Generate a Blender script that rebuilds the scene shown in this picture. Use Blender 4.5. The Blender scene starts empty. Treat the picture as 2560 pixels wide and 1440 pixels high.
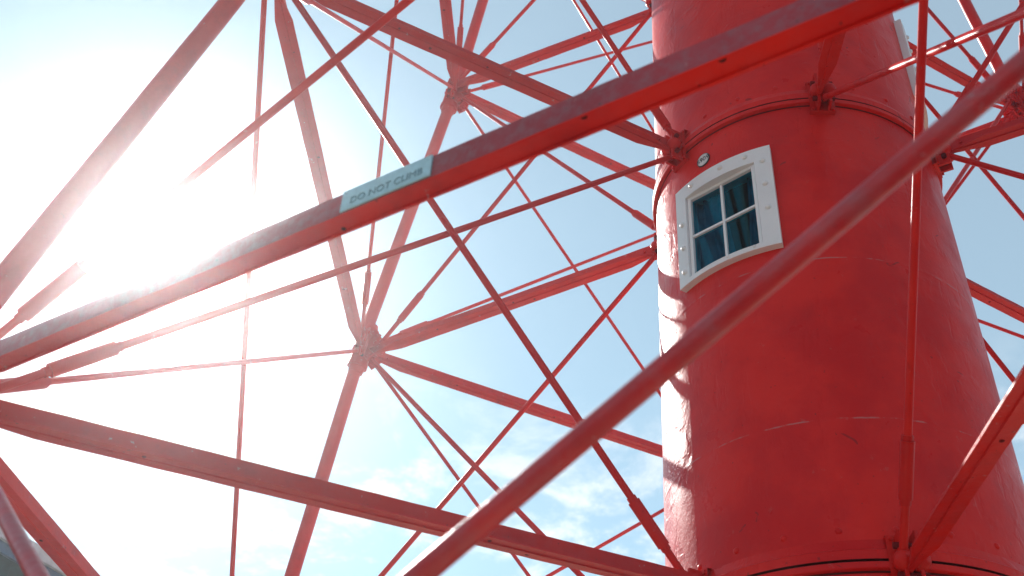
import bpy, bmesh, math, random
from mathutils import Vector, Matrix, Quaternion

random.seed(7)
R = math.radians
scene = bpy.context.scene
COL = scene.collection

# ------------------------------------------------------------------ camera
cam_d = bpy.data.cameras.new('camera')
cam = bpy.data.objects.new('camera', cam_d)
COL.objects.link(cam)
CR = Vector((0.927694634965538, 0.3682603161595909, 0.06137592197430003))
CU = Vector((0.186021544093603, -0.5984834523093142, 0.7792390791310176))
CF = Vector((-0.3236953033165432, 0.7114786692895037, 0.6237142404634097))
cam.matrix_world = Matrix(((CR.x, CU.x, -CF.x, 0.44763), (CR.y, CU.y, -CF.y, -5.63285),
                           (CR.z, CU.z, -CF.z, -2.0375), (0, 0, 0, 1)))
cam_d.sensor_width = 36.0
cam_d.lens = 36.945
cam_d.clip_start = 0.05
cam_d.clip_end = 3000
cam_d.dof.use_dof = True
cam_d.dof.focus_distance = 6.3
cam_d.dof.aperture_fstop = 2.9
scene.camera = cam

# ------------------------------------------------------------------ light
SUN_EL, SUN_AZ = 36.4, 137.5          # azimuth counted from +X towards +Y
sl = bpy.data.lights.new('sun', 'SUN')
sl.energy = 4.8
sl.angle = R(0.5)
sl.color = (1.0, 0.955, 0.90)
so = bpy.data.objects.new('sun', sl)
COL.objects.link(so)
sd = Vector((math.cos(R(SUN_EL)) * math.cos(R(SUN_AZ)), math.cos(R(SUN_EL)) * math.sin(R(SUN_AZ)), math.sin(R(SUN_EL))))
so.location = sd * 60
so.rotation_euler = (-sd).to_track_quat('-Z', 'Y').to_euler()

w = bpy.data.worlds.new('World')
scene.world = w
w.use_nodes = True
nt = w.node_tree
nt.nodes.clear()


def N(tree, typ, **kw):
    n = tree.nodes.new(typ)
    for k, v in kw.items():
        setattr(n, k, v)
    return n


out = N(nt, 'ShaderNodeOutputWorld')
bg = N(nt, 'ShaderNodeBackground')
bg.inputs['Strength'].default_value = 0.118
sky = N(nt, 'ShaderNodeTexSky', sky_type='NISHITA')
sky.sun_disc = False
sky.sun_elevation = R(SUN_EL)
sky.sun_rotation = R(90 - SUN_AZ)
sky.altitude = 0
sky.air_density = 1.0
sky.dust_density = 0.1
sky.ozone_density = 1.0
# thin low clouds, mapped on a flat layer overhead
tc = N(nt, 'ShaderNodeTexCoord')
sep = N(nt, 'ShaderNodeSeparateXYZ')
nt.links.new(tc.outputs['Generated'], sep.inputs[0])


def M(op, a, b=None, c=None, clamp=False, tree=nt):
    n = N(tree, 'ShaderNodeMath', operation=op, use_clamp=clamp)
    for i, x in enumerate((a, b, c)):
        if x is None:
            continue
        if isinstance(x, (int, float)):
            n.inputs[i].default_value = x
        else:
            tree.links.new(x, n.inputs[i])
    return n.outputs[0]


zz = M('MAXIMUM', sep.outputs[2], 0.02)
zz = M('ADD', zz, 0.12)
cu = M('DIVIDE', sep.outputs[0], zz)
cv = M('DIVIDE', sep.outputs[1], zz)
comb = N(nt, 'ShaderNodeCombineXYZ')
nt.links.new(cu, comb.inputs[0])
nt.links.new(cv, comb.inputs[1])
cn = N(nt, 'ShaderNodeTexNoise')
cn.inputs['Scale'].default_value = 4.8
cn.inputs['Detail'].default_value = 9
cn.inputs['Roughness'].default_value = 0.66
cn.inputs['Distortion'].default_value = 0.25
nt.links.new(comb.outputs[0], cn.inputs['Vector'])
cm = N(nt, 'ShaderNodeMapRange', interpolation_type='SMOOTHSTEP')
cm.inputs[1].default_value = 0.46
cm.inputs[2].default_value = 0.64
nt.links.new(cn.outputs[0], cm.inputs[0])
# the clouds keep to the low part of the sky
em = N(nt, 'ShaderNodeMapRange', interpolation_type='SMOOTHSTEP')
em.inputs[1].default_value = 0.58
em.inputs[2].default_value = 0.44
nt.links.new(sep.outputs[2], em.inputs[0])
fac = M('MULTIPLY', cm.outputs[0], em.outputs[0])
fac = M('MULTIPLY', fac, 0.72)
mx = N(nt, 'ShaderNodeMix', data_type='RGBA')
nt.links.new(fac, mx.inputs[0])
tint = N(nt, 'ShaderNodeMix', data_type='RGBA', blend_type='MULTIPLY')
tint.inputs[0].default_value = 1.0
tint.inputs[7].default_value = (0.68, 1.09, 1.03, 1)
nt.links.new(sky.outputs[0], tint.inputs[6])
veil = N(nt, 'ShaderNodeMix', data_type='RGBA')          # thin high cloud over the whole sky
veil.inputs[0].default_value = 0.35
veil.inputs[7].default_value = (5.3, 5.6, 5.4, 1)
nt.links.new(tint.outputs[2], veil.inputs[6])
nt.links.new(veil.outputs[2], mx.inputs[6])
mx.inputs[7].default_value = (7.6, 7.7, 7.8, 1)
nt.links.new(mx.outputs[2], bg.inputs['Color'])
nt.links.new(bg.outputs[0], out.inputs['Surface'])

scene.view_settings.view_transform = 'Standard'
scene.view_settings.look = 'None'
scene.view_settings.exposure = 0.45
scene.view_settings.gamma = 1.0
scene.view_settings.use_curve_mapping = False
scene.cycles.volume_bounces = 0
scene.cycles.max_bounces = 8
scene.cycles.use_denoising = True

# ------------------------------------------------------------------ materials


def base_mat(name):
    m = bpy.data.materials.new(name)
    m.use_nodes = True
    t = m.node_tree
    return m, t, t.nodes['Principled BSDF']


def noise(t, vec, scale, detail=4, rough=0.55, dist=0.0):
    n = N(t, 'ShaderNodeTexNoise')
    n.inputs['Scale'].default_value = scale
    n.inputs['Detail'].default_value = detail
    n.inputs['Roughness'].default_value = rough
    n.inputs['Distortion'].default_value = dist
    t.links.new(vec, n.inputs['Vector'])
    return n.outputs[0]


def step(t, v, a, b):
    n = N(t, 'ShaderNodeMapRange', interpolation_type='SMOOTHSTEP')
    n.inputs[1].default_value = a
    n.inputs[2].default_value = b
    t.links.new(v, n.inputs[0])
    return n.outputs[0]


def mixc(t, f, a, b):
    n = N(t, 'ShaderNodeMix', data_type='RGBA')
    for i, x in ((0, f), (6, a), (7, b)):
        if isinstance(x, (tuple, int, float)):
            n.inputs[i].default_value = x
        else:
            t.links.new(x, n.inputs[i])
    return n.outputs[2]


def paint(name, c1, c2, rough=0.38, specks=0.5, chips=0.4, chip_col=(0.42, 0.25, 0.25, 1), bump=0.25, bscale=38, seams=(), lumps=0.0, dust=0.0, dscale=9, spec=0.5, marks=0.0, grime=0.3):
    m, t, b = base_mat(name)
    tcn = N(t, 'ShaderNodeTexCoord')
    vec = tcn.outputs['Object']
    oi = N(t, 'ShaderNodeObjectInfo')
    add = N(t, 'ShaderNodeVectorMath', operation='ADD')
    rnd = N(t, 'ShaderNodeVectorMath', operation='SCALE')
    rnd.inputs[0].default_value = (37.0, 19.0, 53.0)
    t.links.new(oi.outputs['Random'], rnd.inputs['Scale'])
    t.links.new(vec, add.inputs[0])
    t.links.new(rnd.outputs[0], add.inputs[1])
    v = add.outputs[0]
    col = mixc(t, step(t, noise(t, v, 2.3, 6, 0.6), 0.35, 0.65), c1, c2)
    if grime > 0.2:                             # members were repainted at different times
        col = mixc(t, M('MULTIPLY', oi.outputs['Random'], 0.42, tree=t), col, (0.40, 0.010, 0.014, 1))
    if dust:
        dn = step(t, noise(t, v, dscale, 8, 0.7), 0.40, 0.66)
        col = mixc(t, M('MULTIPLY', dn, dust, tree=t), col, (0.24, 0.14, 0.17, 1))
    gr = step(t, noise(t, v, 4.2, 7, 0.7), 0.52, 0.72)
    col = mixc(t, M('MULTIPLY', gr, grime, tree=t), col, (0.20, 0.008, 0.012, 1))
    ch = step(t, noise(t, v, 17, 7, 0.65), 0.655, 0.69)
    ch = M('MULTIPLY', ch, chips, tree=t)
    col = mixc(t, ch, col, chip_col)
    sp = step(t, noise(t, v, 52, 3, 0.5), 0.70, 0.76)
    sp = M('MULTIPLY', sp, specks, tree=t)
    col = mixc(t, sp, col, (0.035, 0.012, 0.014, 1))
    if marks:                                   # knocks and scrapes down to dark primer
        mk = step(t, noise(t, v, 8.5, 2, 0.5, 1.6), 0.735, 0.755)
        col = mixc(t, M('MULTIPLY', mk, marks, tree=t), col, (0.05, 0.01, 0.014, 1))
    h = M('ADD', noise(t, v, bscale, 5, 0.6), M('MULTIPLY', noise(t, v, bscale * 5, 3), 0.25, tree=t), tree=t)
    h = M('ADD', h, M('MULTIPLY', ch, -0.5, tree=t), tree=t)
    if lumps:
        l1 = step(t, noise(t, v, 7, 3, 0.5, 0.6), 0.5, 0.75)
        l2 = noise(t, v, 2.2, 2)
        vz = N(t, 'ShaderNodeMapping')
        vz.inputs['Scale'].default_value = (9, 9, 2.2)
        t.links.new(v, vz.inputs[0])
        l3 = step(t, noise(t, vz.outputs[0], 1.0, 4, 0.6), 0.56, 0.66)
        h = M('ADD', h, M('MULTIPLY', l1, lumps * 2.0, tree=t), tree=t)
        h = M('ADD', h, M('MULTIPLY', l2, lumps * 3.0, tree=t), tree=t)
        h = M('ADD', h, M('MULTIPLY', l3, -lumps * 1.6, tree=t), tree=t)
    if seams:
        sz = N(t, 'ShaderNodeSeparateXYZ')
        t.links.new(vec, sz.inputs[0])
        wob = M('MULTIPLY', M('SUBTRACT', noise(t, vec, 6, 3), 0.5, tree=t), 0.02, tree=t)
        zs = M('ADD', sz.outputs[2], wob, tree=t)
        brk = step(t, noise(t, vec, 5.5, 5, 0.7), 0.45, 0.6)
        for s in seams:
            d = M('ABSOLUTE', M('SUBTRACT', zs, s, tree=t), tree=t)
            line = M('SUBTRACT', 1.0, step(t, d, 0.0015, 0.006), tree=t)
            bead = M('SUBTRACT', 1.0, step(t, d, 0.0, 0.02), tree=t)
            h = M('ADD', h, M('MULTIPLY', bead, 0.5, tree=t), tree=t)
            col = mixc(t, M('MULTIPLY', M('MULTIPLY', line, brk, tree=t), 0.55, tree=t), col, chip_col)
    bm_ = N(t, 'ShaderNodeBump')
    bm_.inputs['Strength'].default_value = bump
    bm_.inputs['Distance'].default_value = 0.006
    t.links.new(h, bm_.inputs['Height'])
    t.links.new(bm_.outputs[0], b.inputs['Normal'])
    t.links.new(col, b.inputs['Base Color'])
    rr = N(t, 'ShaderNodeMapRange')
    rr.inputs[1].default_value = 0.3
    rr.inputs[2].default_value = 0.7
    rr.inputs[3].default_value = rough - 0.07
    rr.inputs[4].default_value = rough + 0.12
    t.links.new(noise(t, v, 5, 4), rr.inputs[0])
    t.links.new(rr.outputs[0], b.inputs['Roughness'])
    b.inputs['Specular IOR Level'].default_value = spec
    return m


RED1, RED2 = (0.58, 0.008, 0.007, 1), (0.70, 0.016, 0.010, 1)
M_shell = paint('tower_red_paint', (0.57, 0.006, 0.008, 1), (0.69, 0.014, 0.011, 1), rough=0.34, specks=0.5, chips=0.12, grime=0.12, marks=0.5, bump=0.35, bscale=22, seams=(3.75 + 1.84, 3.75 + 0.80, 3.75 + 4.55), lumps=0.65, spec=0.16)
M_red = paint('frame_red_paint', RED1, RED2, rough=0.36, specks=0.45, chips=0.25, bump=0.12, spec=0.14)
M_strut = paint('weathered_red_paint', RED1, RED2, rough=0.40, specks=0.8, chips=0.5, dust=0.08, bump=0.3, spec=0.15)
M_chalk = paint('chalky_red_paint', (0.30, 0.018, 0.032, 1), (0.40, 0.025, 0.04, 1), rough=0.45, specks=0.9, chips=0.4, dust=0.40, dscale=26, bump=0.35, spec=0.35)
M_tube = paint('scraped_red_paint', (0.38, 0.012, 0.02, 1), (0.58, 0.012, 0.016, 1), rough=0.30, specks=0.8, chips=0.7, dust=0.30, dscale=7, chip_col=(0.36, 0.26, 0.28, 1), bump=0.4, spec=0.5)
M_dark = paint('rust_and_gap_shade', (0.03, 0.008, 0.009, 1), (0.07, 0.012, 0.013, 1), rough=0.7, specks=0.0, chips=0.0, spec=0.12)
M_white = paint('white_paint', (0.74, 0.74, 0.77, 1), (0.80, 0.80, 0.82, 1), rough=0.35, specks=0.12, chips=0.10, chip_col=(0.5, 0.42, 0.36, 1), bump=0.15, grime=0.0)


def simple(name, col, rough=0.6, metal=0.0, n=0.12, scale=12, bump=0.0):
    m, t, b = base_mat(name)
    tcn = N(t, 'ShaderNodeTexCoord')
    f = noise(t, tcn.outputs['Object'], scale, 6, 0.6)
    c2 = tuple(min(1, x * (1 + n * 2)) for x in col[:3]) + (1,)
    c1 = tuple(x * (1 - n) for x in col[:3]) + (1,)
    t.links.new(mixc(t, step(t, f, 0.3, 0.7), c1, c2), b.inputs['Base Color'])
    b.inputs['Roughness'].default_value = rough
    b.inputs['Metallic'].default_value = metal
    if bump:
        bn = N(t, 'ShaderNodeBump')
        bn.inputs['Strength'].default_value = bump
        t.links.new(f, bn.inputs['Height'])
        t.links.new(bn.outputs[0], b.inputs['Normal'])
    return m


M_ground = simple('worn_asphalt', (0.07, 0.065, 0.06, 1), 0.9, n=0.2, scale=1.5, bump=0.1)
M_bounce = simple('pale_bounce_paving', (0.56, 0.45, 0.32, 1), 0.85, n=0.1, scale=1.5, bump=0.1)
M_teal = simple('teal_boards', (0.002, 0.06, 0.085, 1), 0.5)
M_tealp = simple('pale_teal_timber', (0.10, 0.30, 0.33, 1), 0.55)
M_roofm = simple('dark_roof_metal', (0.03, 0.065, 0.08, 1), 0.45)
M_fascia = simple('pale_grey_fascia', (0.42, 0.43, 0.47, 1), 0.5)
M_navy = simple('blue_trim', (0.01, 0.06, 0.16, 1), 0.4)
M_curtain = simple('teal_curtain', (0.01, 0.20, 0.26, 1), 0.8)
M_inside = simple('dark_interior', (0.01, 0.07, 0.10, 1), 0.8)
M_sign = simple('pale_blue_sign_paint', (0.36, 0.56, 0.66, 1), 0.5, n=0.06, scale=30)
M_ink = simple('faded_dark_lettering', (0.13, 0.23, 0.29, 1), 0.6)
M_tag = simple('grey_enamel_tag', (0.60, 0.58, 0.58, 1), 0.4)
M_black = simple('black_rim', (0.02, 0.02, 0.025, 1), 0.45)

m, t, b = base_mat('window_glass')
M_glass = m
tr = N(t, 'ShaderNodeBsdfTransparent')
tr.inputs[0].default_value = (0.06, 0.60, 0.78, 1)
gl = N(t, 'ShaderNodeBsdfGlossy')
gl.inputs['Color'].default_value = (0.06, 0.75, 0.95, 1)
gl.inputs['Roughness'].default_value = 0.03
fr = N(t, 'ShaderNodeFresnel')
fr.inputs[0].default_value = 1.5
ms = N(t, 'ShaderNodeMixShader')
t.links.new(fr.outputs[0], ms.inputs[0])
t.links.new(tr.outputs[0], ms.inputs[1])
t.links.new(gl.outputs[0], ms.inputs[2])
t.links.new(ms.outputs[0], t.nodes['Material Output'].inputs['Surface'])

# ------------------------------------------------------------------ mesh helpers


class MB:
    def __init__(s):
        s.v, s.f, s.sm, s.mi, s.cur = [], [], [], [], 0

    def add(s, vs, fs, smooth=False):
        o = len(s.v)
        s.v += [Vector(x) for x in vs]
        s.f += [[i + o for i in f] for f in fs]
        s.sm += [smooth] * len(fs)
        s.mi += [s.cur] * len(fs)

    def tube(s, a, b, r, seg=16, r2=None, caps=True, rings=1, jit=0.0):
        a, b = Vector(a), Vector(b)
        d = (b - a).normalized()
        u = d.orthogonal().normalized()
        w_ = d.cross(u)
        r2 = r if r2 is None else r2
        vs, fs = [], []
        for k in range(rings + 1):
            tt = k / rings
            rr = r + (r2 - r) * tt
            c = a.lerp(b, tt)
            if jit and 0 < k < rings:
                c = c + u * random.uniform(-jit, jit) + w_ * random.uniform(-jit, jit)
            for i in range(seg):
                an = 2 * math.pi * i / seg
                vs.append(c + u * math.cos(an) * rr + w_ * math.sin(an) * rr)
        for k in range(rings):
            for i in range(seg):
                j = (i + 1) % seg
                fs.append([k * seg + i, k * seg + j, (k + 1) * seg + j, (k + 1) * seg + i])
        s.add(vs, fs, True)
        if caps:
            s.add(vs[:seg], [list(range(seg))[::-1]])
            s.add(vs[-seg:], [list(range(seg))])

    def box(s, c, x, y, z, hx, hy, hz, bev=0.0):
        c, x, y, z = Vector(c), Vector(x), Vector(y), Vector(z)
        vs = [c + x * hx * i + y * hy * j + z * hz * k for i in (-1, 1) for j in (-1, 1) for k in (-1, 1)]
        s.add(vs, [[0, 1, 3, 2], [4, 6, 7, 5], [0, 4, 5, 1], [2, 3, 7, 6], [0, 2, 6, 4], [1, 5, 7, 3]])

    def ball(s, c, r, seg=16, n=8, sq=1.0, ax=None):
        c = Vector(c)
        q = Vector((0, 0, 1)).rotation_difference(Vector(ax)) if ax is not None else Quaternion()
        vs = []
        for i in range(n + 1):
            th = math.pi * i / n
            for j in range(seg):
                ph = 2 * math.pi * j / seg
                vs.append(c + q @ Vector((r * math.sin(th) * math.cos(ph), r * math.sin(th) * math.sin(ph), r * sq * math.cos(th))))
        fs = [[i * seg + j, i * seg + (j + 1) % seg, (i + 1) * seg + (j + 1) % seg, (i + 1) * seg + j] for i in range(n) for j in range(seg)]
        s.add(vs, fs, True)

    def dome(s, c, nrm, r, h=None, seg=10):          # rivet or bolt head
        c, nrm = Vector(c), Vector(nrm).normalized()
        h = r * 0.7 if h is None else h
        u = nrm.orthogonal().normalized()
        w_ = nrm.cross(u)
        vs, n = [], 3
        for k in range(n):
            th = math.pi / 2 * k / n
            for i in range(seg):
                an = 2 * math.pi * i / seg
                vs.append(c + (u * math.cos(an) + w_ * math.sin(an)) * r * math.cos(th) + nrm * h * math.sin(th))
        vs.append(c + nrm * h)
        fs = [[k * seg + i, k * seg + (i + 1) % seg, (k + 1) * seg + (i + 1) % seg, (k + 1) * seg + i] for k in range(n - 1) for i in range(seg)]
        fs += [[(n - 1) * seg + i, (n - 1) * seg + (i + 1) % seg, n * seg] for i in range(seg)]
        s.add(vs, fs, True)

    def lathe(s, prof, seg=160, a0=0.0, a1=2 * math.pi, smooth=True):
        full = abs(a1 - a0 - 2 * math.pi) < 1e-6
        cols = seg if full else seg + 1
        # every profile edge gets its own vertices so that arrises stay sharp
        for (r0, z0), (r1, z1) in zip(prof[:-1], prof[1:]):
            vs = []
            for i in range(cols):
                an = a0 + (a1 - a0) * i / seg
                vs += [(r0 * math.cos(an), r0 * math.sin(an), z0), (r1 * math.cos(an), r1 * math.sin(an), z1)]
            fs = []
            for i in range(seg):
                j = (i + 1) % cols
                fs.append([2 * i, 2 * j, 2 * j + 1, 2 * i + 1])
            s.add(vs, fs, smooth)

    def build(s, name, mat, parent=None, origin=(0, 0, 0), slots=None):
        org = Vector(origin)
        me = bpy.data.meshes.new(name)
        me.from_pydata([tuple(x - org) for x in s.v], [], s.f)
        me.materials.append(mat)
        if slots:
            for m2 in slots:
                me.materials.append(m2)
        for p, sm, mi in zip(me.polygons, s.sm, s.mi):
            p.use_smooth = sm
            p.material_index = mi
        bm = bmesh.new()
        bm.from_mesh(me)
        bmesh.ops.recalc_face_normals(bm, faces=bm.faces)
        bm.to_mesh(me)
        bm.free()
        me.update()
        o = bpy.data.objects.new(name, me)
        COL.objects.link(o)
        place(o, org, parent)
        return o


WORLD = {}


def place(o, org, parent):
    WORLD[o.name] = Vector(org)
    if parent is not None:
        o.parent = parent
        o.location = Vector(org) - WORLD[parent.name]
    else:
        o.location = org


def tag(o, label=None, cat=None, group=None, kind=None):
    if label: o['label'] = label
    if cat: o['category'] = cat
    if group: o['group'] = group
    if kind: o['kind'] = kind
    return o


def thing(name, loc, label, cat, group=None):
    o = bpy.data.objects.new(name, None)
    COL.objects.link(o)
    place(o, Vector(loc), None)
    return tag(o, label, cat, group)


GZ = -3.75                              # ground level

# ------------------------------------------------------------------ setting
g = MB()
g.add([(-700, -700, GZ), (700, -700, GZ), (700, 700, GZ), (-700, 700, GZ)], [[0, 1, 2, 3]])
tag(g.build('ground', M_ground), kind='structure')
g = MB()
pz = GZ + 0.004  # pale sheet out of view, added and angled to bounce warm light upwards
g.add([(-40, -40, pz), (-26.7, -40, pz), (40, 40, pz), (40, 60, pz), (-40, 60, pz)], [[0, 1, 2, 3, 4]])
tag(g.build('bounce_paving', M_bounce), kind='structure')

# ------------------------------------------------------------------ the lighthouse
light = thing('lighthouse', (0, 0, GZ), 'red iron lighthouse, a round tower braced by battered legs, struts and tie rods', 'lighthouse')
Z = {-1: -3.5, 0: 0.0, 1: 3.1392, 2: 6.1023, 3: 8.7221}
A0 = -1.2233
LEG = {'P': -3, 'A': -2, 'E': -1, 'G': 0, 'H': 1, 'Q': 2}      # the six legs round the tower
ORDER = 'PAEGHQ'


def shell_r(z):
    return 0.9726 - 0.0064 * z


def node(s):
    if s[0] == 'c':
        k, lv = s[1], int(s[2:])
        r = shell_r(Z[lv]) + 0.0474
    else:
        k, lv = s[0], int(s[1:])
        r = 4.4734 - 0.2008 * Z[lv]
    a = A0 + LEG[k] * math.pi / 3
    return Vector((r * math.cos(a), r * math.sin(a), Z[lv]))


# small eccentricities of the bolted ends, in metres
ADJ = {
    ('E0', 'E1'): ((-0.024, -0.027, 0.018), (-0.024, -0.026, 0.018)),
    ('A1', 'E1'): ((-0.011, -0.003, -0.003), (0.015, 0.004, 0.004)),
    ('A0', 'A1'): ((0.093, 0.059, -0.019), (-0.013, -0.008, 0.003)),
    ('A1', 'A2'): ((-0.024, -0.017, 0.006), (0.003, 0.002, -0.001)),
    ('A2', 'A3'): ((0.006, 0.004, -0.001), (-0.065, -0.041, 0.013)),
    ('A2', 'E2'): ((0.031, 0.01, 0.005), (-0.006, -0.002, -0.001)),
    ('E0', 'G0'): ((0, 0, 0), (-0.003, -0.01, 0.01)),
    ('cE0', 'E0'): ((0.036, -0.044, 0.068), (-0.02, 0.025, -0.039)),
    ('E0', 'A0'): ((-0.034, 0.005, -0.023), (-0.003, 0.0, -0.002)),
    ('E0', 'G1'): ((0.004, 0.007, -0.006), (-0.031, -0.048, 0.039)),
    ('E0', 'cE1'): ((0.012, 0.065, -0.068), (0.003, 0.018, -0.019)),
    ('E0', 'A1'): ((-0.003, 0.023, -0.028), (-0.001, 0.006, -0.007)),
    ('E1', 'A0'): ((-0.02, -0.009, -0.0), (-0.022, -0.01, -0.0)),
    ('E1', 'cE0'): ((0.004, -0.0, 0.002), (0.023, -0.001, 0.013)),
    ('E1', 'A2'): ((-0.04, 0.02, -0.044), (0.043, -0.021, 0.047)),
    ('E1', 'cE1'): ((-0.015, 0.011, -0.021), (0.009, -0.007, 0.012)),
    ('A1', 'cA1'): ((0.005, 0.024, -0.025), (-0.002, -0.011, 0.011)),
    ('A1', 'P1'): ((-0.009, 0.008, -0.014), (0.01, -0.009, 0.016)),
    ('A1', 'E2'): ((-0.025, -0.012, 0.001), (-0.01, -0.005, 0.0)),
    ('A1', 'cA2'): ((0.052, 0.058, -0.039), (0.008, 0.008, -0.006)),
    ('A1', 'P0'): ((0.003, -0.0, 0.002), (-0.11, 0.007, -0.065)),
    ('A1', 'cA0'): ((-0.01, 0.002, -0.007), (0, 0, 0)),
    ('A0', 'cA1'): ((0.056, 0.065, -0.044), (-0.007, -0.008, 0.006)),
    ('A0', 'P1'): ((0.046, 0.108, -0.1), (0.006, 0.013, -0.012)),
    ('A2', 'P1'): ((0.03, -0.001, 0.017), (-0.071, 0.003, -0.04)),
    ('A2', 'cA1'): ((0.025, -0.011, 0.026), (0.068, -0.029, 0.069)),
    ('A2', 'cA2'): ((-0.014, -0.065, 0.067), (0.007, 0.034, -0.035)),
    ('A2', 'P2'): ((0.037, -0.025, 0.048), (0.005, -0.003, 0.006)),
    ('A3', 'P2'): ((0.143, 0.003, 0.071), (-0.096, -0.002, -0.047)),
    ('A2', 'cA3'): ((-0.03, -0.036, 0.026), (0.068, 0.083, -0.059)),
    ('E2', 'A3'): ((0, 0, 0), (0, 0, 0)),
    ('A2', 'E3'): ((0.023, 0.01, 0.0), (-0.144, -0.065, -0.0)),
    ('cG0', 'G1'): ((-0.029, -0.012, -0.001), (-0.071, -0.03, -0.003)),
    ('cG1', 'G0'): ((0.003, 0.01, -0.009), (0.023, 0.082, -0.082)),
    ('cG1', 'G1'): ((-0.028, -0.017, 0.005), (0.009, 0.005, -0.002)),
    ('cG0', 'G0'): ((-0.014, -0.013, 0.007), (0, 0, 0)),
    ('E-1', 'G0'): ((0.097, 0.115, 0.200), (-0.027, -0.041, 0.033)),
    ('E2', 'cE1'): ((0.051, -0.001, 0.028), (0.035, -0.001, 0.02)),
    ('cH1', 'H1'): ((-0.004, -0.026, 0.028), (-0.001, -0.005, 0.005)),
    ('cH1', 'H0'): ((0.011, -0.01, 0.017), (-0.077, 0.071, -0.121)),
    ('cQ2', 'Q2'): ((-0.01, 0.005, -0.011), (-0.028, 0.015, -0.031)),
    ('cQ3', 'Q2'): ((-0.111, 0.016, -0.076), (-0.06, 0.009, -0.041)),
    ('P3', 'Q2'): ((0.06, -0.061, 0.101), (-0.037, 0.038, -0.063)),
    ('cQ2', 'Q1'): ((0.01, -0.001, 0.007), (-0.018, 0.002, -0.012)),
    ('cQ1', 'Q2'): ((0.032, 0.03, -0.018), (-0.09, -0.085, 0.05)),
    ('P1', 'Q2'): ((0.103, 0.104, -0.065), (-0.02, -0.02, 0.012)),
    ('cH1', 'H2'): ((-0.05, -0.047, 0.027), (-0.024, -0.022, 0.013)),
    ('Q2', 'H3'): ((0.017, 0.006, 0.002), (-0.063, -0.024, -0.006)),
    ('Q2', 'Q3'): ((-0.035, -0.002, -0.016), (-0.04, -0.002, -0.018)),
    ('P2', 'Q2'): ((0.024, 0.111, -0.113), (0.012, 0.056, -0.058)),
    ('cQ1', 'Q1'): ((0.022, -0.013, 0.027), (-0.035, 0.021, -0.043)),
    ('P2', 'Q1'): ((-0.058, 0.05, -0.087), (-0.05, 0.043, -0.075)),
    ('cQ1', 'Q0'): ((0.066, -0.004, 0.038), (-0.138, 0.008, -0.08)),
    ('E0', 'G-1'): ((0, 0, 0), (-0.133, -0.075, -0.1)),
    ('P1', 'Q1'): ((0.002, 0.064, -0.072), (0.002, 0.054, -0.06)),
}



def ends(a, b):
    A, B = node(a), node(b)
    if (a, b) in ADJ:
        A, B = A + Vector(ADJ[(a, b)][0]), B + Vector(ADJ[(a, b)][1])
    elif (b, a) in ADJ:
        A, B = A + Vector(ADJ[(b, a)][1]), B + Vector(ADJ[(b, a)][0])
    return A, B


# ---- tower shell with two window openings
WIN = [dict(a0=-125.8, a1=-96.6, z0=1.990, z1=2.640, oa0=-131.2, oa1=-90.6, oz0=1.955, oz1=2.750),
       dict(a0=-7.0, a1=23.8, z0=3.76, z1=4.45, oa0=-14.0, oa1=30.2, oz0=3.715, oz1=4.535)]
TOP = 9.3
angs = sorted(set([round(i * 1.5 - 180, 3) for i in range(240)] + [x for q in WIN for x in (q['a0'], q['a1'])]))
zs = sorted(set([GZ] + [round(GZ + 0.15 + i * 0.3, 3) for i in range(43)] + [TOP] + [x for q in WIN for x in (q['z0'], q['z1'])]))
sh = MB()
vs = [(shell_r(z) * math.cos(R(a)), shell_r(z) * math.sin(R(a)), z) for z in zs for a in angs]
na = len(angs)
fs = []
for i in range(len(zs) - 1):
    for j in range(na):
        j2 = (j + 1) % na
        am = angs[j] + ((angs[j2] - angs[j]) % 360) / 2
        zm = (zs[i] + zs[i + 1]) / 2
        if any(q['a0'] < am < q['a1'] and q['z0'] < zm < q['z1'] for q in WIN):
            continue
        fs.append([i * na + j, i * na + j2, (i + 1) * na + j2, (i + 1) * na + j])
sh.add(vs, fs, True)
# top plate
sh.add([(shell_r(TOP) * math.cos(R(a)), shell_r(TOP) * math.sin(R(a)), TOP) for a in angs], [list(range(na))])
tower = sh.build('tower_shell', M_shell, light, (0, 0, GZ))

# ---- flanged plate joints round the shell
for lv in (0, 1, 2, 3):
    f = MB()
    zc = Z[lv] + (0.045 if lv == 0 else 0.012)
    r0 = shell_r(zc) - 0.004
    f.lathe([(r0, zc - 0.046), (r0 + 0.030, zc - 0.043), (r0 + 0.032, zc - 0.039), (r0 + 0.032, zc - 0.012)], 180)
    f.cur = 1                                   # gap shade painted dark, with packed dirt, in the joint and under the lower plate
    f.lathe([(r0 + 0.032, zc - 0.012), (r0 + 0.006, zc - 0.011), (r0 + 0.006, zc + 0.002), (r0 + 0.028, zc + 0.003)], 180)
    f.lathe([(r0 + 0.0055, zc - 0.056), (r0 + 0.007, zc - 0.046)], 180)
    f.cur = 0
    f.lathe([(r0 + 0.028, zc + 0.003), (r0 + 0.030, zc + 0.046), (r0 + 0.022, zc + 0.054), (r0, zc + 0.115)], 180)
    for k in range(24):
        a = R(k * 15 + 4)
        n_ = Vector((math.cos(a), math.sin(a), 0))
        rz = zc + 0.155
        f.dome(n_ * (shell_r(rz) - 0.001) + Vector((0, 0, rz)), n_, 0.017, 0.011)
        if k % 2:
            rz = zc - 0.10
            f.dome(n_ * (shell_r(rz) - 0.001) + Vector((0, 0, rz)), n_, 0.008, 0.006)
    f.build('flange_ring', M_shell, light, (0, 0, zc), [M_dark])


def hexbolt(mb, c, n, r=0.016, h=0.016):
    n = Vector(n).normalized()
    mb.tube(Vector(c) - n * 0.002, Vector(c) + n * h, r, 6)


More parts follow.
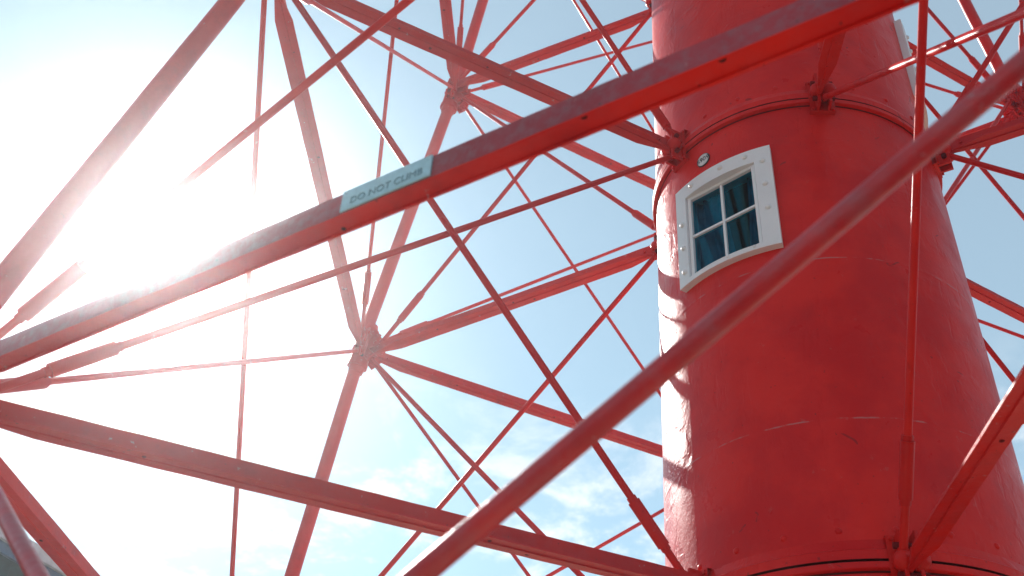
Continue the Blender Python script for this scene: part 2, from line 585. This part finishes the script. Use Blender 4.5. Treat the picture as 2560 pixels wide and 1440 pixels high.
# ---- brackets on the shell where struts and rods meet it
for lv in (0, 1, 2, 3):
    for k in ORDER:
        a = A0 + LEG[k] * math.pi / 3
        rad = Vector((math.cos(a), math.sin(a), 0))
        tan = Vector((-math.sin(a), math.cos(a), 0))
        up = Vector((0, 0, 1))
        rs = shell_r(Z[lv])
        zc = Z[lv] + 0.03
        f = MB()
        # curved foot plate
        w2, h0, h1 = R(4.6), zc - 0.15, zc + 0.13
        f.lathe([(rs - 0.002, h0), (rs + 0.016 + 0.012, h0 + 0.004), (rs + 0.030, h1 - 0.004), (rs - 0.002, h1)], 6, a - w2, a + w2, False)
        for s in (-1, 1):
            c = rad * (rs + 0.050)
            f.box(c + tan * s * 0.034 + up * (zc - 0.01), rad, tan, up, 0.055, 0.008, 0.13)
            f.ball(c + tan * s * 0.034 + up * (zc - 0.02) + rad * 0.035, 0.05, 12, 6, 1.0)
            for z_ in (-0.13, -0.02, 0.11):
                hexbolt(f, rad * (rs + 0.026) + tan * s * 0.060 + up * (zc + z_), rad, 0.011, 0.014)
        q = f
        q.cur = 1
        for z_ in (-0.085, 0.055):
            q.tube(rad * (rs + 0.075) + tan * 0.066 + up * (zc + z_), rad * (rs + 0.075) - tan * 0.066 + up * (zc + z_), 0.016, 10)
        q.box(rad * (rs + 0.03) + up * (zc - 0.02), rad, tan, up, 0.02, 0.02, 0.05)
        f.build('tower_bracket', M_red, light, rad * rs + up * zc, [M_dark])

# ---- members
rods, struts = [], []
nxt = {k: ORDER[(i + 1) % 6] for i, k in enumerate(ORDER)}
for lv in (0, 1, 2, 3):
    for k in ORDER:
        struts.append(('c%s%d' % (k, lv), '%s%d' % (k, lv)))
        struts.append(('%s%d' % (k, lv), '%s%d' % (nxt[k], lv)))
for lv in (-1, 0, 1, 2):
    for k in ORDER:
        rods.append(('%s%d' % (k, lv), '%s%d' % (nxt[k], lv + 1)))
        rods.append(('%s%d' % (nxt[k], lv), '%s%d' % (k, lv + 1)))
        if lv >= 0:
            rods.append(('c%s%d' % (k, lv), '%s%d' % (k, lv + 1)))
            rods.append(('%s%d' % (k, lv), 'c%s%d' % (k, lv + 1)))
INC = {}

UP = Vector((0, 0, 1))


def strut(a, b):
    A, B = ends(a, b)
    d = (B - A).normalized()
    L = (B - A).length
    s_ = d.cross(UP).normalized()
    u = s_.cross(d)
    mb = MB()
    ga = 0.10 if a[0] != 'c' else 0.015
    gb = 0.10 if b[0] != 'c' else 0.015
    n = max(8, int((L - ga - gb) / 0.09))
    boxed = {a, b} == {'E0', 'G0'}
    wt = 0.010 if (a, b) == ('cG0', 'G0') else 0.050       # the web is shallow on this one
    ring = []
    for i in range(n + 1):
        x = ga + (L - ga - gb) * i / n
        e = min(x - ga, L - gb - x)
        q = min(1.0, max(0.0, (e - 0.05) / 0.22))
        wd = 0.022 + 0.014 * q                  # half width
        zb = -0.012 - 0.028 * q                 # underside rises towards the lug
        j = lambda k_=0.0009: random.uniform(-k_, k_)
        if boxed:                               # two side plates joined by a plate recessed between them
            pr = [(-wd + j(), zb - 0.004 + j()), (-wd + 0.009, zb - 0.004 + j()), (-wd + 0.009, zb + 0.004), (wd - 0.009, zb + 0.004), (wd - 0.009, zb - 0.004 + j()),
                  (wd + j(), zb - 0.004 + j()), (wd + j(), 0.040 + j()), (-wd + j(), 0.040 + j())]
        else:                                   # tee: a flange below, cut away towards the lug, under an upright web
            fw = 0.012 + 0.043 * q
            pr = [(-fw + j(), -0.046 + j()), (-0.011, -0.0465), (-0.009, -0.053 + j()), (0.009, -0.053 + j()), (0.011, -0.0465), (fw + j(), -0.046 + j()),
                  (fw + j(), -0.034 + j()), (0.010, -0.032), (0.008 + j(), wt + j()), (-0.008 + j(), wt + j()), (-0.010, -0.032), (-fw + j(), -0.034 + j())]
        ring.append([A + d * x + s_ * y + u * z for y, z in pr])
    m_ = len(ring[0])
    for q in range(m_):
        q2 = (q + 1) % m_
        vs = []
        for r_ in ring:
            vs += [r_[q], r_[q2]]
        mb.cur = 1 if boxed and q in (5, 7) else 0        # the upright plates are chalkier
        mb.add(vs, [[2 * i, 2 * i + 1, 2 * i + 3, 2 * i + 2] for i in range(n)], True)
    mb.cur = 0
    for r_ in (ring[0], ring[-1]):
        mb.add(r_, [[0, 1, 2, 7], [2, 3, 6, 7], [3, 4, 5, 6]] if boxed else [[11, 0, 5, 6], [9, 10, 7, 8]])
    for e0, sg, gp in ((A, 1, ga), (B, -1, gb)):
        for off in (0.06, 0.13):
            c = e0 + d * sg * (gp + off) + u * 0.004
            hexbolt(mb, c + s_ * (0.026 if boxed else 0.007), s_, 0.010, 0.012)
            hexbolt(mb, c - s_ * (0.026 if boxed else 0.007), -s_, 0.010, 0.012)
    mb.cur = 2                                  # old bolt holes along the underside
    for i in range(3):
        c = A + d * random.uniform(0.7, L - 0.7) + s_ * random.choice((-0.022, 0.022)) - u * (0.037 if boxed else 0.047)
        mb.dome(c, -u, random.uniform(0.007, 0.011), 0.004)
    mb.cur = 0
    INC.setdefault(a, []).append(d)
    INC.setdefault(b, []).append(-d)
    name = 'radial_strut' if a[0] == 'c' else 'ring_strut'
    return mb.build(name, M_strut, light, A, [M_chalk, M_dark])


NEAR = {('E-1', 'G0'): 0.0235, ('G-1', 'E0'): 0.0235}


def rod(a, b):                          # a is the lower end, where the turnbuckle sits
    A, B = ends(a, b)
    d = (B - A).normalized()
    L = (B - A).length
    radial = a[0] == 'c' or b[0] == 'c'
    r = NEAR.get((a, b), NEAR.get((b, a), 0.0195 if radial else 0.0165))
    if a in ('E0', 'E1') and b in ('cE1',):
        r = 0.018
    mb = MB()
    g0 = 0.03 if a[0] == 'c' else 0.11
    g1 = 0.03 if b[0] == 'c' else 0.11
    mb.tube(A + d * g0, B - d * g1, r, 16, rings=24, jit=0.0003)
    s_ = d.orthogonal().normalized()
    for e0, sg, gp in ((A, 1, g0), (B, -1, g1)):
        c = e0 + d * sg * gp
        mb.tube(c - d * sg * 0.02, c + d * sg * 0.05, r * 1.6, 12, r2=r * 1.3)
    INC.setdefault(a, []).append(d)
    INC.setdefault(b, []).append(-d)
    o = mb.build('tie_rod', M_tube if r > 0.022 else M_red, light, A)
    t0, t1 = (0.30, 0.56) if a[0] == 'c' else (0.40, 0.68)
    if (a, b) == ('cE1', 'E2'): t0, t1 = 0.18, 0.37
    if (a, b) == ('cA1', 'A2'): t0, t1 = 0.21, 0.47
    if (a, b) == ('E0', 'A1'): t0, t1 = 0.30, 0.66
    k = MB()
    rt = max(0.031, r * 1.62)
    k.tube(A + d * t0, A + d * t1, rt, 20)
    k.tube(A + d * (t0 - 0.025), A + d * t0, r * 1.35, 6)
    k.tube(A + d * t1, A + d * (t1 + 0.025), r * 1.35, 6)
    if a not in ('E-1', 'G-1'):
        k.build('turnbuckle', M_red, o, A + d * t0)
    return o


for a, b in struts:
    st = strut(a, b)
for a, b in rods:
    rod(a, b)

# ---- the six legs, each one run of pipe with a casting at every level
for k in ORDER:
    f = MB()
    foot = node(k + '-1')
    a = A0 + LEG[k] * math.pi / 3
    rad = Vector((math.cos(a), math.sin(a), 0))
    tan = Vector((-math.sin(a), math.cos(a), 0))
    base = foot + (foot - node(k + '0')).normalized() * ((foot.z - GZ) / abs((foot - node(k + '0')).normalized().z))
    pts = [base] + [node(k + str(i)) for i in (0, 1, 2, 3)]
    segs = []
    for i in range(4):
        P, Q = pts[i], pts[i + 1]
        if i >= 1:
            P, Q = ends('%s%d' % (k, i - 1), '%s%d' % (k, i))
        f.tube(P, Q, 0.056, 24, rings=16, jit=0.0008)
    top = pts[-1] + (pts[-1] - pts[-2]).normalized() * 0.5
    f.tube(pts[-1], top, 0.056, 24)
    f.tube(base, base + UP * 0.04, 0.2, 24)
    for q in range(6):
        an = q * math.pi / 3
        hexbolt(f, base + Vector((math.cos(an), math.sin(an), 0)) * 0.15 + UP * 0.04, UP, 0.02, 0.03)
    leg = f.build('leg', M_red, light, base)
    ax = (pts[-1] - pts[0]).normalized()
    for lv in (0, 1, 2, 3):
        c = node('%s%d' % (k, lv))
        j = MB()
        j.tube(c - ax * 0.15, c + ax * 0.15, 0.082, 20)
        for s in (-1, 1):
            j.tube(c + ax * s * 0.15, c + ax * s * 0.185, 0.088, 20)
            j.tube(c + ax * s * 0.185, c + ax * s * 0.24, 0.072, 20, r2=0.062)
        q = j
        for dd in INC.get('%s%d' % (k, lv), []):
            s_ = dd.cross(ax).normalized()
            u = s_.cross(dd).normalized()
            q.cur = 0
            for sg in (-1, 1):
                j.box(c + dd * 0.115 + s_ * sg * 0.026, dd, s_, u, 0.075, 0.007, 0.040)
            q.cur = 0
            q.tube(c + dd * 0.155 - s_ * 0.045, c + dd * 0.155 + s_ * 0.045, 0.017, 6)
        # clamp bolts and drain holes round the casting
        u0 = rad
        q.cur = 1
        for i in range(6):
            an = i * math.pi / 3 + 0.4
            nn = (u0 * math.cos(an) + ax.cross(u0).normalized() * math.sin(an)).normalized()
            for s in (-1, 1):
                hexbolt(q, c + ax * s * 0.11 + nn * 0.078, nn, 0.015, 0.008) if i % 2 == (s > 0) else None
        j.build('joint_casting', M_red, leg, c, [M_dark])

# ---- windows
for wi, q in enumerate(WIN):
    f = MB()
    ri, ro = 0.935, shell_r((q['z0'] + q['z1']) / 2) + 0.048

    def patch(a0, a1, z0, z1):
        n = max(2, int((a1 - a0) / 2))
        a0, a1 = R(a0), R(a1)
        f.lathe([(ro, z0), (ro, z1)], n, a0, a1, True)
    # front face of the frame in four strips
    patch(q['oa0'], q['oa1'], q['oz0'], q['z0'])
    patch(q['oa0'], q['oa1'], q['z1'], q['oz1'])
    patch(q['oa0'], q['a0'], q['z0'], q['z1'])
    patch(q['a1'], q['oa1'], q['z0'], q['z1'])
    # outer edges, reveals
    for z_, aa0, aa1, rr in ((q['oz0'], q['oa0'], q['oa1'], ri), (q['oz1'], q['oa0'], q['oa1'], ri), (q['z0'], q['a0'], q['a1'], 0.86), (q['z1'], q['a0'], q['a1'], 0.86)):
        f.lathe([(rr, z_), (ro, z_)], 22, R(aa0), R(aa1), False)
    for a_, z0, z1, rr in ((q['oa0'], q['oz0'], q['oz1'], ri), (q['oa1'], q['oz0'], q['oz1'], ri), (q['a0'], q['z0'], q['z1'], 0.86), (q['a1'], q['z0'], q['z1'], 0.86)):
        c_, s_ = math.cos(R(a_)), math.sin(R(a_))
        f.add([(rr * c_, rr * s_, z0), (ro * c_, ro * s_, z0), (ro * c_, ro * s_, z1), (rr * c_, rr * s_, z1)], [[0, 1, 2, 3]])
    # rivets
    la, ra = q['oa0'] + 3.2, q['oa1'] - 3.0
    zr = [q['oz0'] + 0.10 + i * (q['oz1'] - q['oz0'] - 0.22) / 3 for i in range(4)]
    for a_ in (la, ra):
        for z_ in zr[:3] if a_ == la else zr[1:]:
            n_ = Vector((math.cos(R(a_)), math.sin(R(a_)), 0))
            f.dome(n_ * ro + UP * z_, n_, 0.019, 0.017)
    for a_ in (q['oa0'] + 9, q['oa0'] + 22, q['oa1'] - 9):
        n_ = Vector((math.cos(R(a_)), math.sin(R(a_)), 0))
        f.dome(n_ * ro + UP * (q['oz1'] - 0.045), n_, 0.019, 0.017)
        if a_ > q['oa0'] + 10:
            f.dome(n_ * ro + UP * (q['oz0'] + 0.024), n_, 0.011, 0.008)
    am = R((q['a0'] + q['a1']) / 2)
    nrm = Vector((math.cos(am), math.sin(am), 0))
    tan = Vector((-math.sin(am), math.cos(am), 0))
    zc = (q['z0'] + q['z1']) / 2
    fr_ = f.build('window', M_white, light, nrm * 0.9 + UP * zc)
    fr_['label'] = ('white riveted window frame on the lit side of the tower' if wi == 0 else 'white window frame seen edge-on at the tower side')
    pl = 0.940
    hw = pl * math.tan(R((q['a1'] - q['a0']) / 2)) + 0.0
    hh = (q['z1'] - q['z0']) / 2
    s = MB()
    c = nrm * pl + UP * zc
    fw = 0.011
    s.box(c - tan * (hw - fw), nrm, tan, UP, 0.020, fw, hh - 0.001)
    s.box(c + tan * (hw - fw), nrm, tan, UP, 0.020, fw, hh - 0.001)
    s.box(c + UP * (hh - fw - 0.001), nrm, tan, UP, 0.0195, hw - 2 * fw, fw)
    s.box(c - UP * (hh - fw - 0.001), nrm, tan, UP, 0.0195, hw - 2 * fw, fw)
    s.box(c, nrm, tan, UP, 0.014, 0.008, hh - 2 * fw)
    s.box(c, nrm, tan, UP, 0.0135, hw - 2 * fw, 0.008)
    s.build('sash', M_white, fr_, c)
    p_ = MB()
    p_.add([c + tan * x * (hw - fw) + UP * y * (hh - fw) - nrm * 0.002 for x, y in ((-1, -1), (1, -1), (1, 1), (-1, 1))], [[0, 1, 2, 3]])
    p_.build('glass_pane', M_glass, fr_, c)
    # a curtain drawn to each side behind the glass
    k = MB()
    for side in (-1, 1):
        vs, nx = [], 16
        for i in range(nx + 1):
            xx = (0.30 if side < 0 else 0.22) * i / nx
            for z_, sq in ((q['z1'] + 0.02, 0.75), (zc + 0.05, 0.8), (q['z0'] - 0.06, 1.0)):
                vs.append(c - nrm * (0.07 + 0.018 * math.sin(i * 1.7)) + tan * side * (hw + 0.02 - xx * sq * (0.8 if side > 0 else 1)) + UP * (z_ - zc))
        k.add(vs, [[i * 3 + r_, i * 3 + 3 + r_, i * 3 + 4 + r_, i * 3 + 1 + r_] for i in range(nx) for r_ in (0, 1)], True)
    k.build('curtain', M_curtain, fr_, c)
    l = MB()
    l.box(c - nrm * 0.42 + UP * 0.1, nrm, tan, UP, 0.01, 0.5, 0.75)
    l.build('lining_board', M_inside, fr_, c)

# ------------------------------------------------------------------ sign on the near beam
A, B = ends('E0', 'G0')
d = (B - A).normalized()
s_ = d.cross(UP).normalized()
if s_.dot(cam.location - A) < 0:
    s_ = -s_
u = d.cross(s_) * -1
if u.z < 0:
    u = -u
s0, s1 = 1.985, 2.30
cs = A + d * ((s0 + s1) / 2) + s_ * 0.0405 - u * 0.001
f = MB()
f.box(cs, d, u, s_, (s1 - s0) / 2, 0.039, 0.0025)
for x in (-1, 1):
    f.dome(cs + d * x * ((s1 - s0) / 2 - 0.012) + u * 0.03 + s_ * 0.0025, s_, 0.005, 0.003)
sign = f.build('sign_board', M_sign, None, cs)
tag(sign, 'small pale blue warning sign with worn lettering fixed to a red beam', 'sign')


def lettering(txt, size, name, mat, parent, center, xdir, ydir, zdir, stretch=1.0):
    cu_ = bpy.data.curves.new(name, 'FONT')
    cu_.body = txt
    cu_.size = size
    cu_.align_x, cu_.align_y = 'CENTER', 'CENTER'
    cu_.extrude = 0.0008
    tmp = bpy.data.objects.new(name, cu_)
    COL.objects.link(tmp)
    bpy.context.view_layer.update()
    dg = bpy.context.evaluated_depsgraph_get()
    me = bpy.data.meshes.new_from_object(tmp.evaluated_get(dg))
    bpy.data.objects.remove(tmp)
    for v_ in me.vertices:
        p_ = v_.co.copy()
        v_.co = xdir * p_.x * stretch + ydir * p_.y + zdir * (p_.z + 0.0008)
    me.materials.clear()
    me.materials.append(mat)
    o = bpy.data.objects.new(name, me)
    COL.objects.link(o)
    place(o, center, parent)
    return o


lettering('DO NOT CLIMB', 0.036, 'lettering', M_ink, sign, cs + s_ * 0.0027 - u * 0.012 + d * 0.004, d, u, s_)

# ------------------------------------------------------------------ oval tag above the window
ta = R(-117.9)
tn = Vector((math.cos(ta), math.sin(ta), 0))
tt = Vector((-math.sin(ta), math.cos(ta), 0))
tc_ = tn * (shell_r(2.91) + 0.001) + UP * 2.912
f = MB()
f.tube(tc_, tc_ + tn * 0.006, 0.052, 32)
tagd = f.build('number_tag', M_black, None, tc_)
tag(tagd, 'small round grey number tag riveted to the red tower above the window', 'tag')
f = MB()
f.tube(tc_ + tn * 0.0062, tc_ + tn * 0.0085, 0.046, 32)
f.build('tag_face', M_tag, tagd, tc_)
lettering('6909', 0.050, 'tag_number', M_black, tagd, tc_ + tn * 0.0088, tt, UP, tn)

# ------------------------------------------------------------------ building beyond
ba = R(139.0)
bd = Vector((math.cos(ba), math.sin(ba), 0))           # away from the camera
bx = Vector((math.sin(ba), -math.cos(ba), 0))          # to the right as seen from the camera
bo = Vector((0.45, -5.63, 0)) + bd * 11.5
bo.z = GZ
shed = thing('quayside_shed', bo, 'teal weatherboarded shed with pale grey bargeboards in the lower left corner', 'shed')


def BP(x, y, z):
    return bo + bx * x + bd * y + UP * z


# the verge runs from the ridge on the left down to the right
sl_ = math.tan(R(17))
zv = 5.99                                              # height of the verge at x = 0
ridge_x = -3.0
half = 5.5
ridge_z = zv - sl_ * ridge_x
eave_z = ridge_z - sl_ * half
f = MB()
f.add([BP(ridge_x - half, 0, 0), BP(ridge_x + half, 0, 0), BP(ridge_x + half, 0, eave_z - 0.07), BP(ridge_x, 0, ridge_z - 0.07), BP(ridge_x - half, 0, eave_z - 0.07)], [[0, 1, 2, 3, 4]])
f.add([BP(ridge_x - half, 14, 0), BP(ridge_x + half, 14, 0), BP(ridge_x + half, 14, eave_z - 0.07), BP(ridge_x, 14, ridge_z - 0.07), BP(ridge_x - half, 14, eave_z - 0.07)], [[0, 1, 2, 3, 4]])
for sx in (-1, 1):
    x_ = ridge_x + sx * half
    f.add([BP(x_, 0, 0), BP(x_, 14, 0), BP(x_, 14, eave_z - 0.07), BP(x_, 0, eave_z - 0.07)], [[0, 1, 2, 3]])
k = 0
while k * 0.22 < ridge_z - 0.3:                        # lapped boards on the gable
    z_ = k * 0.22
    hwid = half if z_ < eave_z - 0.3 else max(0.0, (ridge_z - 0.10 - z_ - 0.2) / sl_)
    if hwid > 0.2:
        f.box(BP(ridge_x, -0.02, z_ + 0.11), bx, bd, UP, min(half, hwid) - 0.02, 0.018, 0.1)
    k += 1
f.build('wall', M_teal, shed, bo)
for sx in (-1, 1):
    dirr = (bx * sx - UP * sl_).normalized()
    nr = (bx * sx * sl_ + UP).normalized()
    Ls = half / math.cos(R(17)) + 0.7
    f = MB()
    c = BP(ridge_x, 6.6, ridge_z) + dirr * Ls / 2
    f.box(c, dirr, bd, nr, Ls / 2, 7.0, 0.04)
    for i in range(40):
        f.box(c + nr * 0.06 + bd * (-6.8 + i * 0.34), dirr, bd, nr, Ls / 2, 0.04, 0.012)
    f.build('roof', M_roofm, shed, bo)
    f = MB()
    f.box(BP(ridge_x, -0.44, ridge_z - 0.05) + dirr * Ls / 2, dirr, bd, nr, Ls / 2, 0.03, 0.06)
    f.build('bargeboard', M_fascia, shed, bo)
    f = MB()
    f.box(BP(ridge_x, -0.36, ridge_z - 0.16) + dirr * Ls / 2, dirr, bd, nr, Ls / 2 - 0.1, 0.03, 0.05)
    f.build('trim', M_navy, shed, bo)
for x0, z0, x1, z1 in ((-3, zv - 1.25, 1.2, zv - 1.05), (-1.3, zv - 1.1, -0.1, zv - 0.45), (-0.1, zv - 1.05, -0.75, zv - 0.2), (-2.2, zv - 1.1, -1.3, zv - 0.05), (0.25, zv - 1.1, 0.5, zv - 0.6)):
    f = MB()
    p0, p1 = BP(x0, -0.12, z0), BP(x1, -0.12, z1)
    dd = (p1 - p0).normalized()
    f.box((p0 + p1) / 2, dd, bd, dd.cross(bd), (p1 - p0).length / 2, 0.04, 0.04)
    f.build('gable_brace', M_tealp, shed, bo)

# ------------------------------------------------------------------ scattering volume added to stand in for lens glare round the sun
f = MB()
f.box(((0, 0, (9.6 + GZ - 1) / 2)), (1, 0, 0), (0, 1, 0), (0, 0, 1), 710, 710, (9.6 - GZ + 1) / 2)
m, t, b = base_mat('sun_glare_haze')
t.nodes.remove(b)
pv = N(t, 'ShaderNodeVolumePrincipled')
pv.inputs['Color'].default_value = (0.88, 0.95, 1.0, 1)
pv.inputs['Density'].default_value = 0.0042
pv.inputs['Anisotropy'].default_value = 0.925
t.links.new(pv.outputs[0], t.nodes['Material Output'].inputs['Volume'])
hz = f.build('glare_haze', m)
tag(hz, kind='stuff')
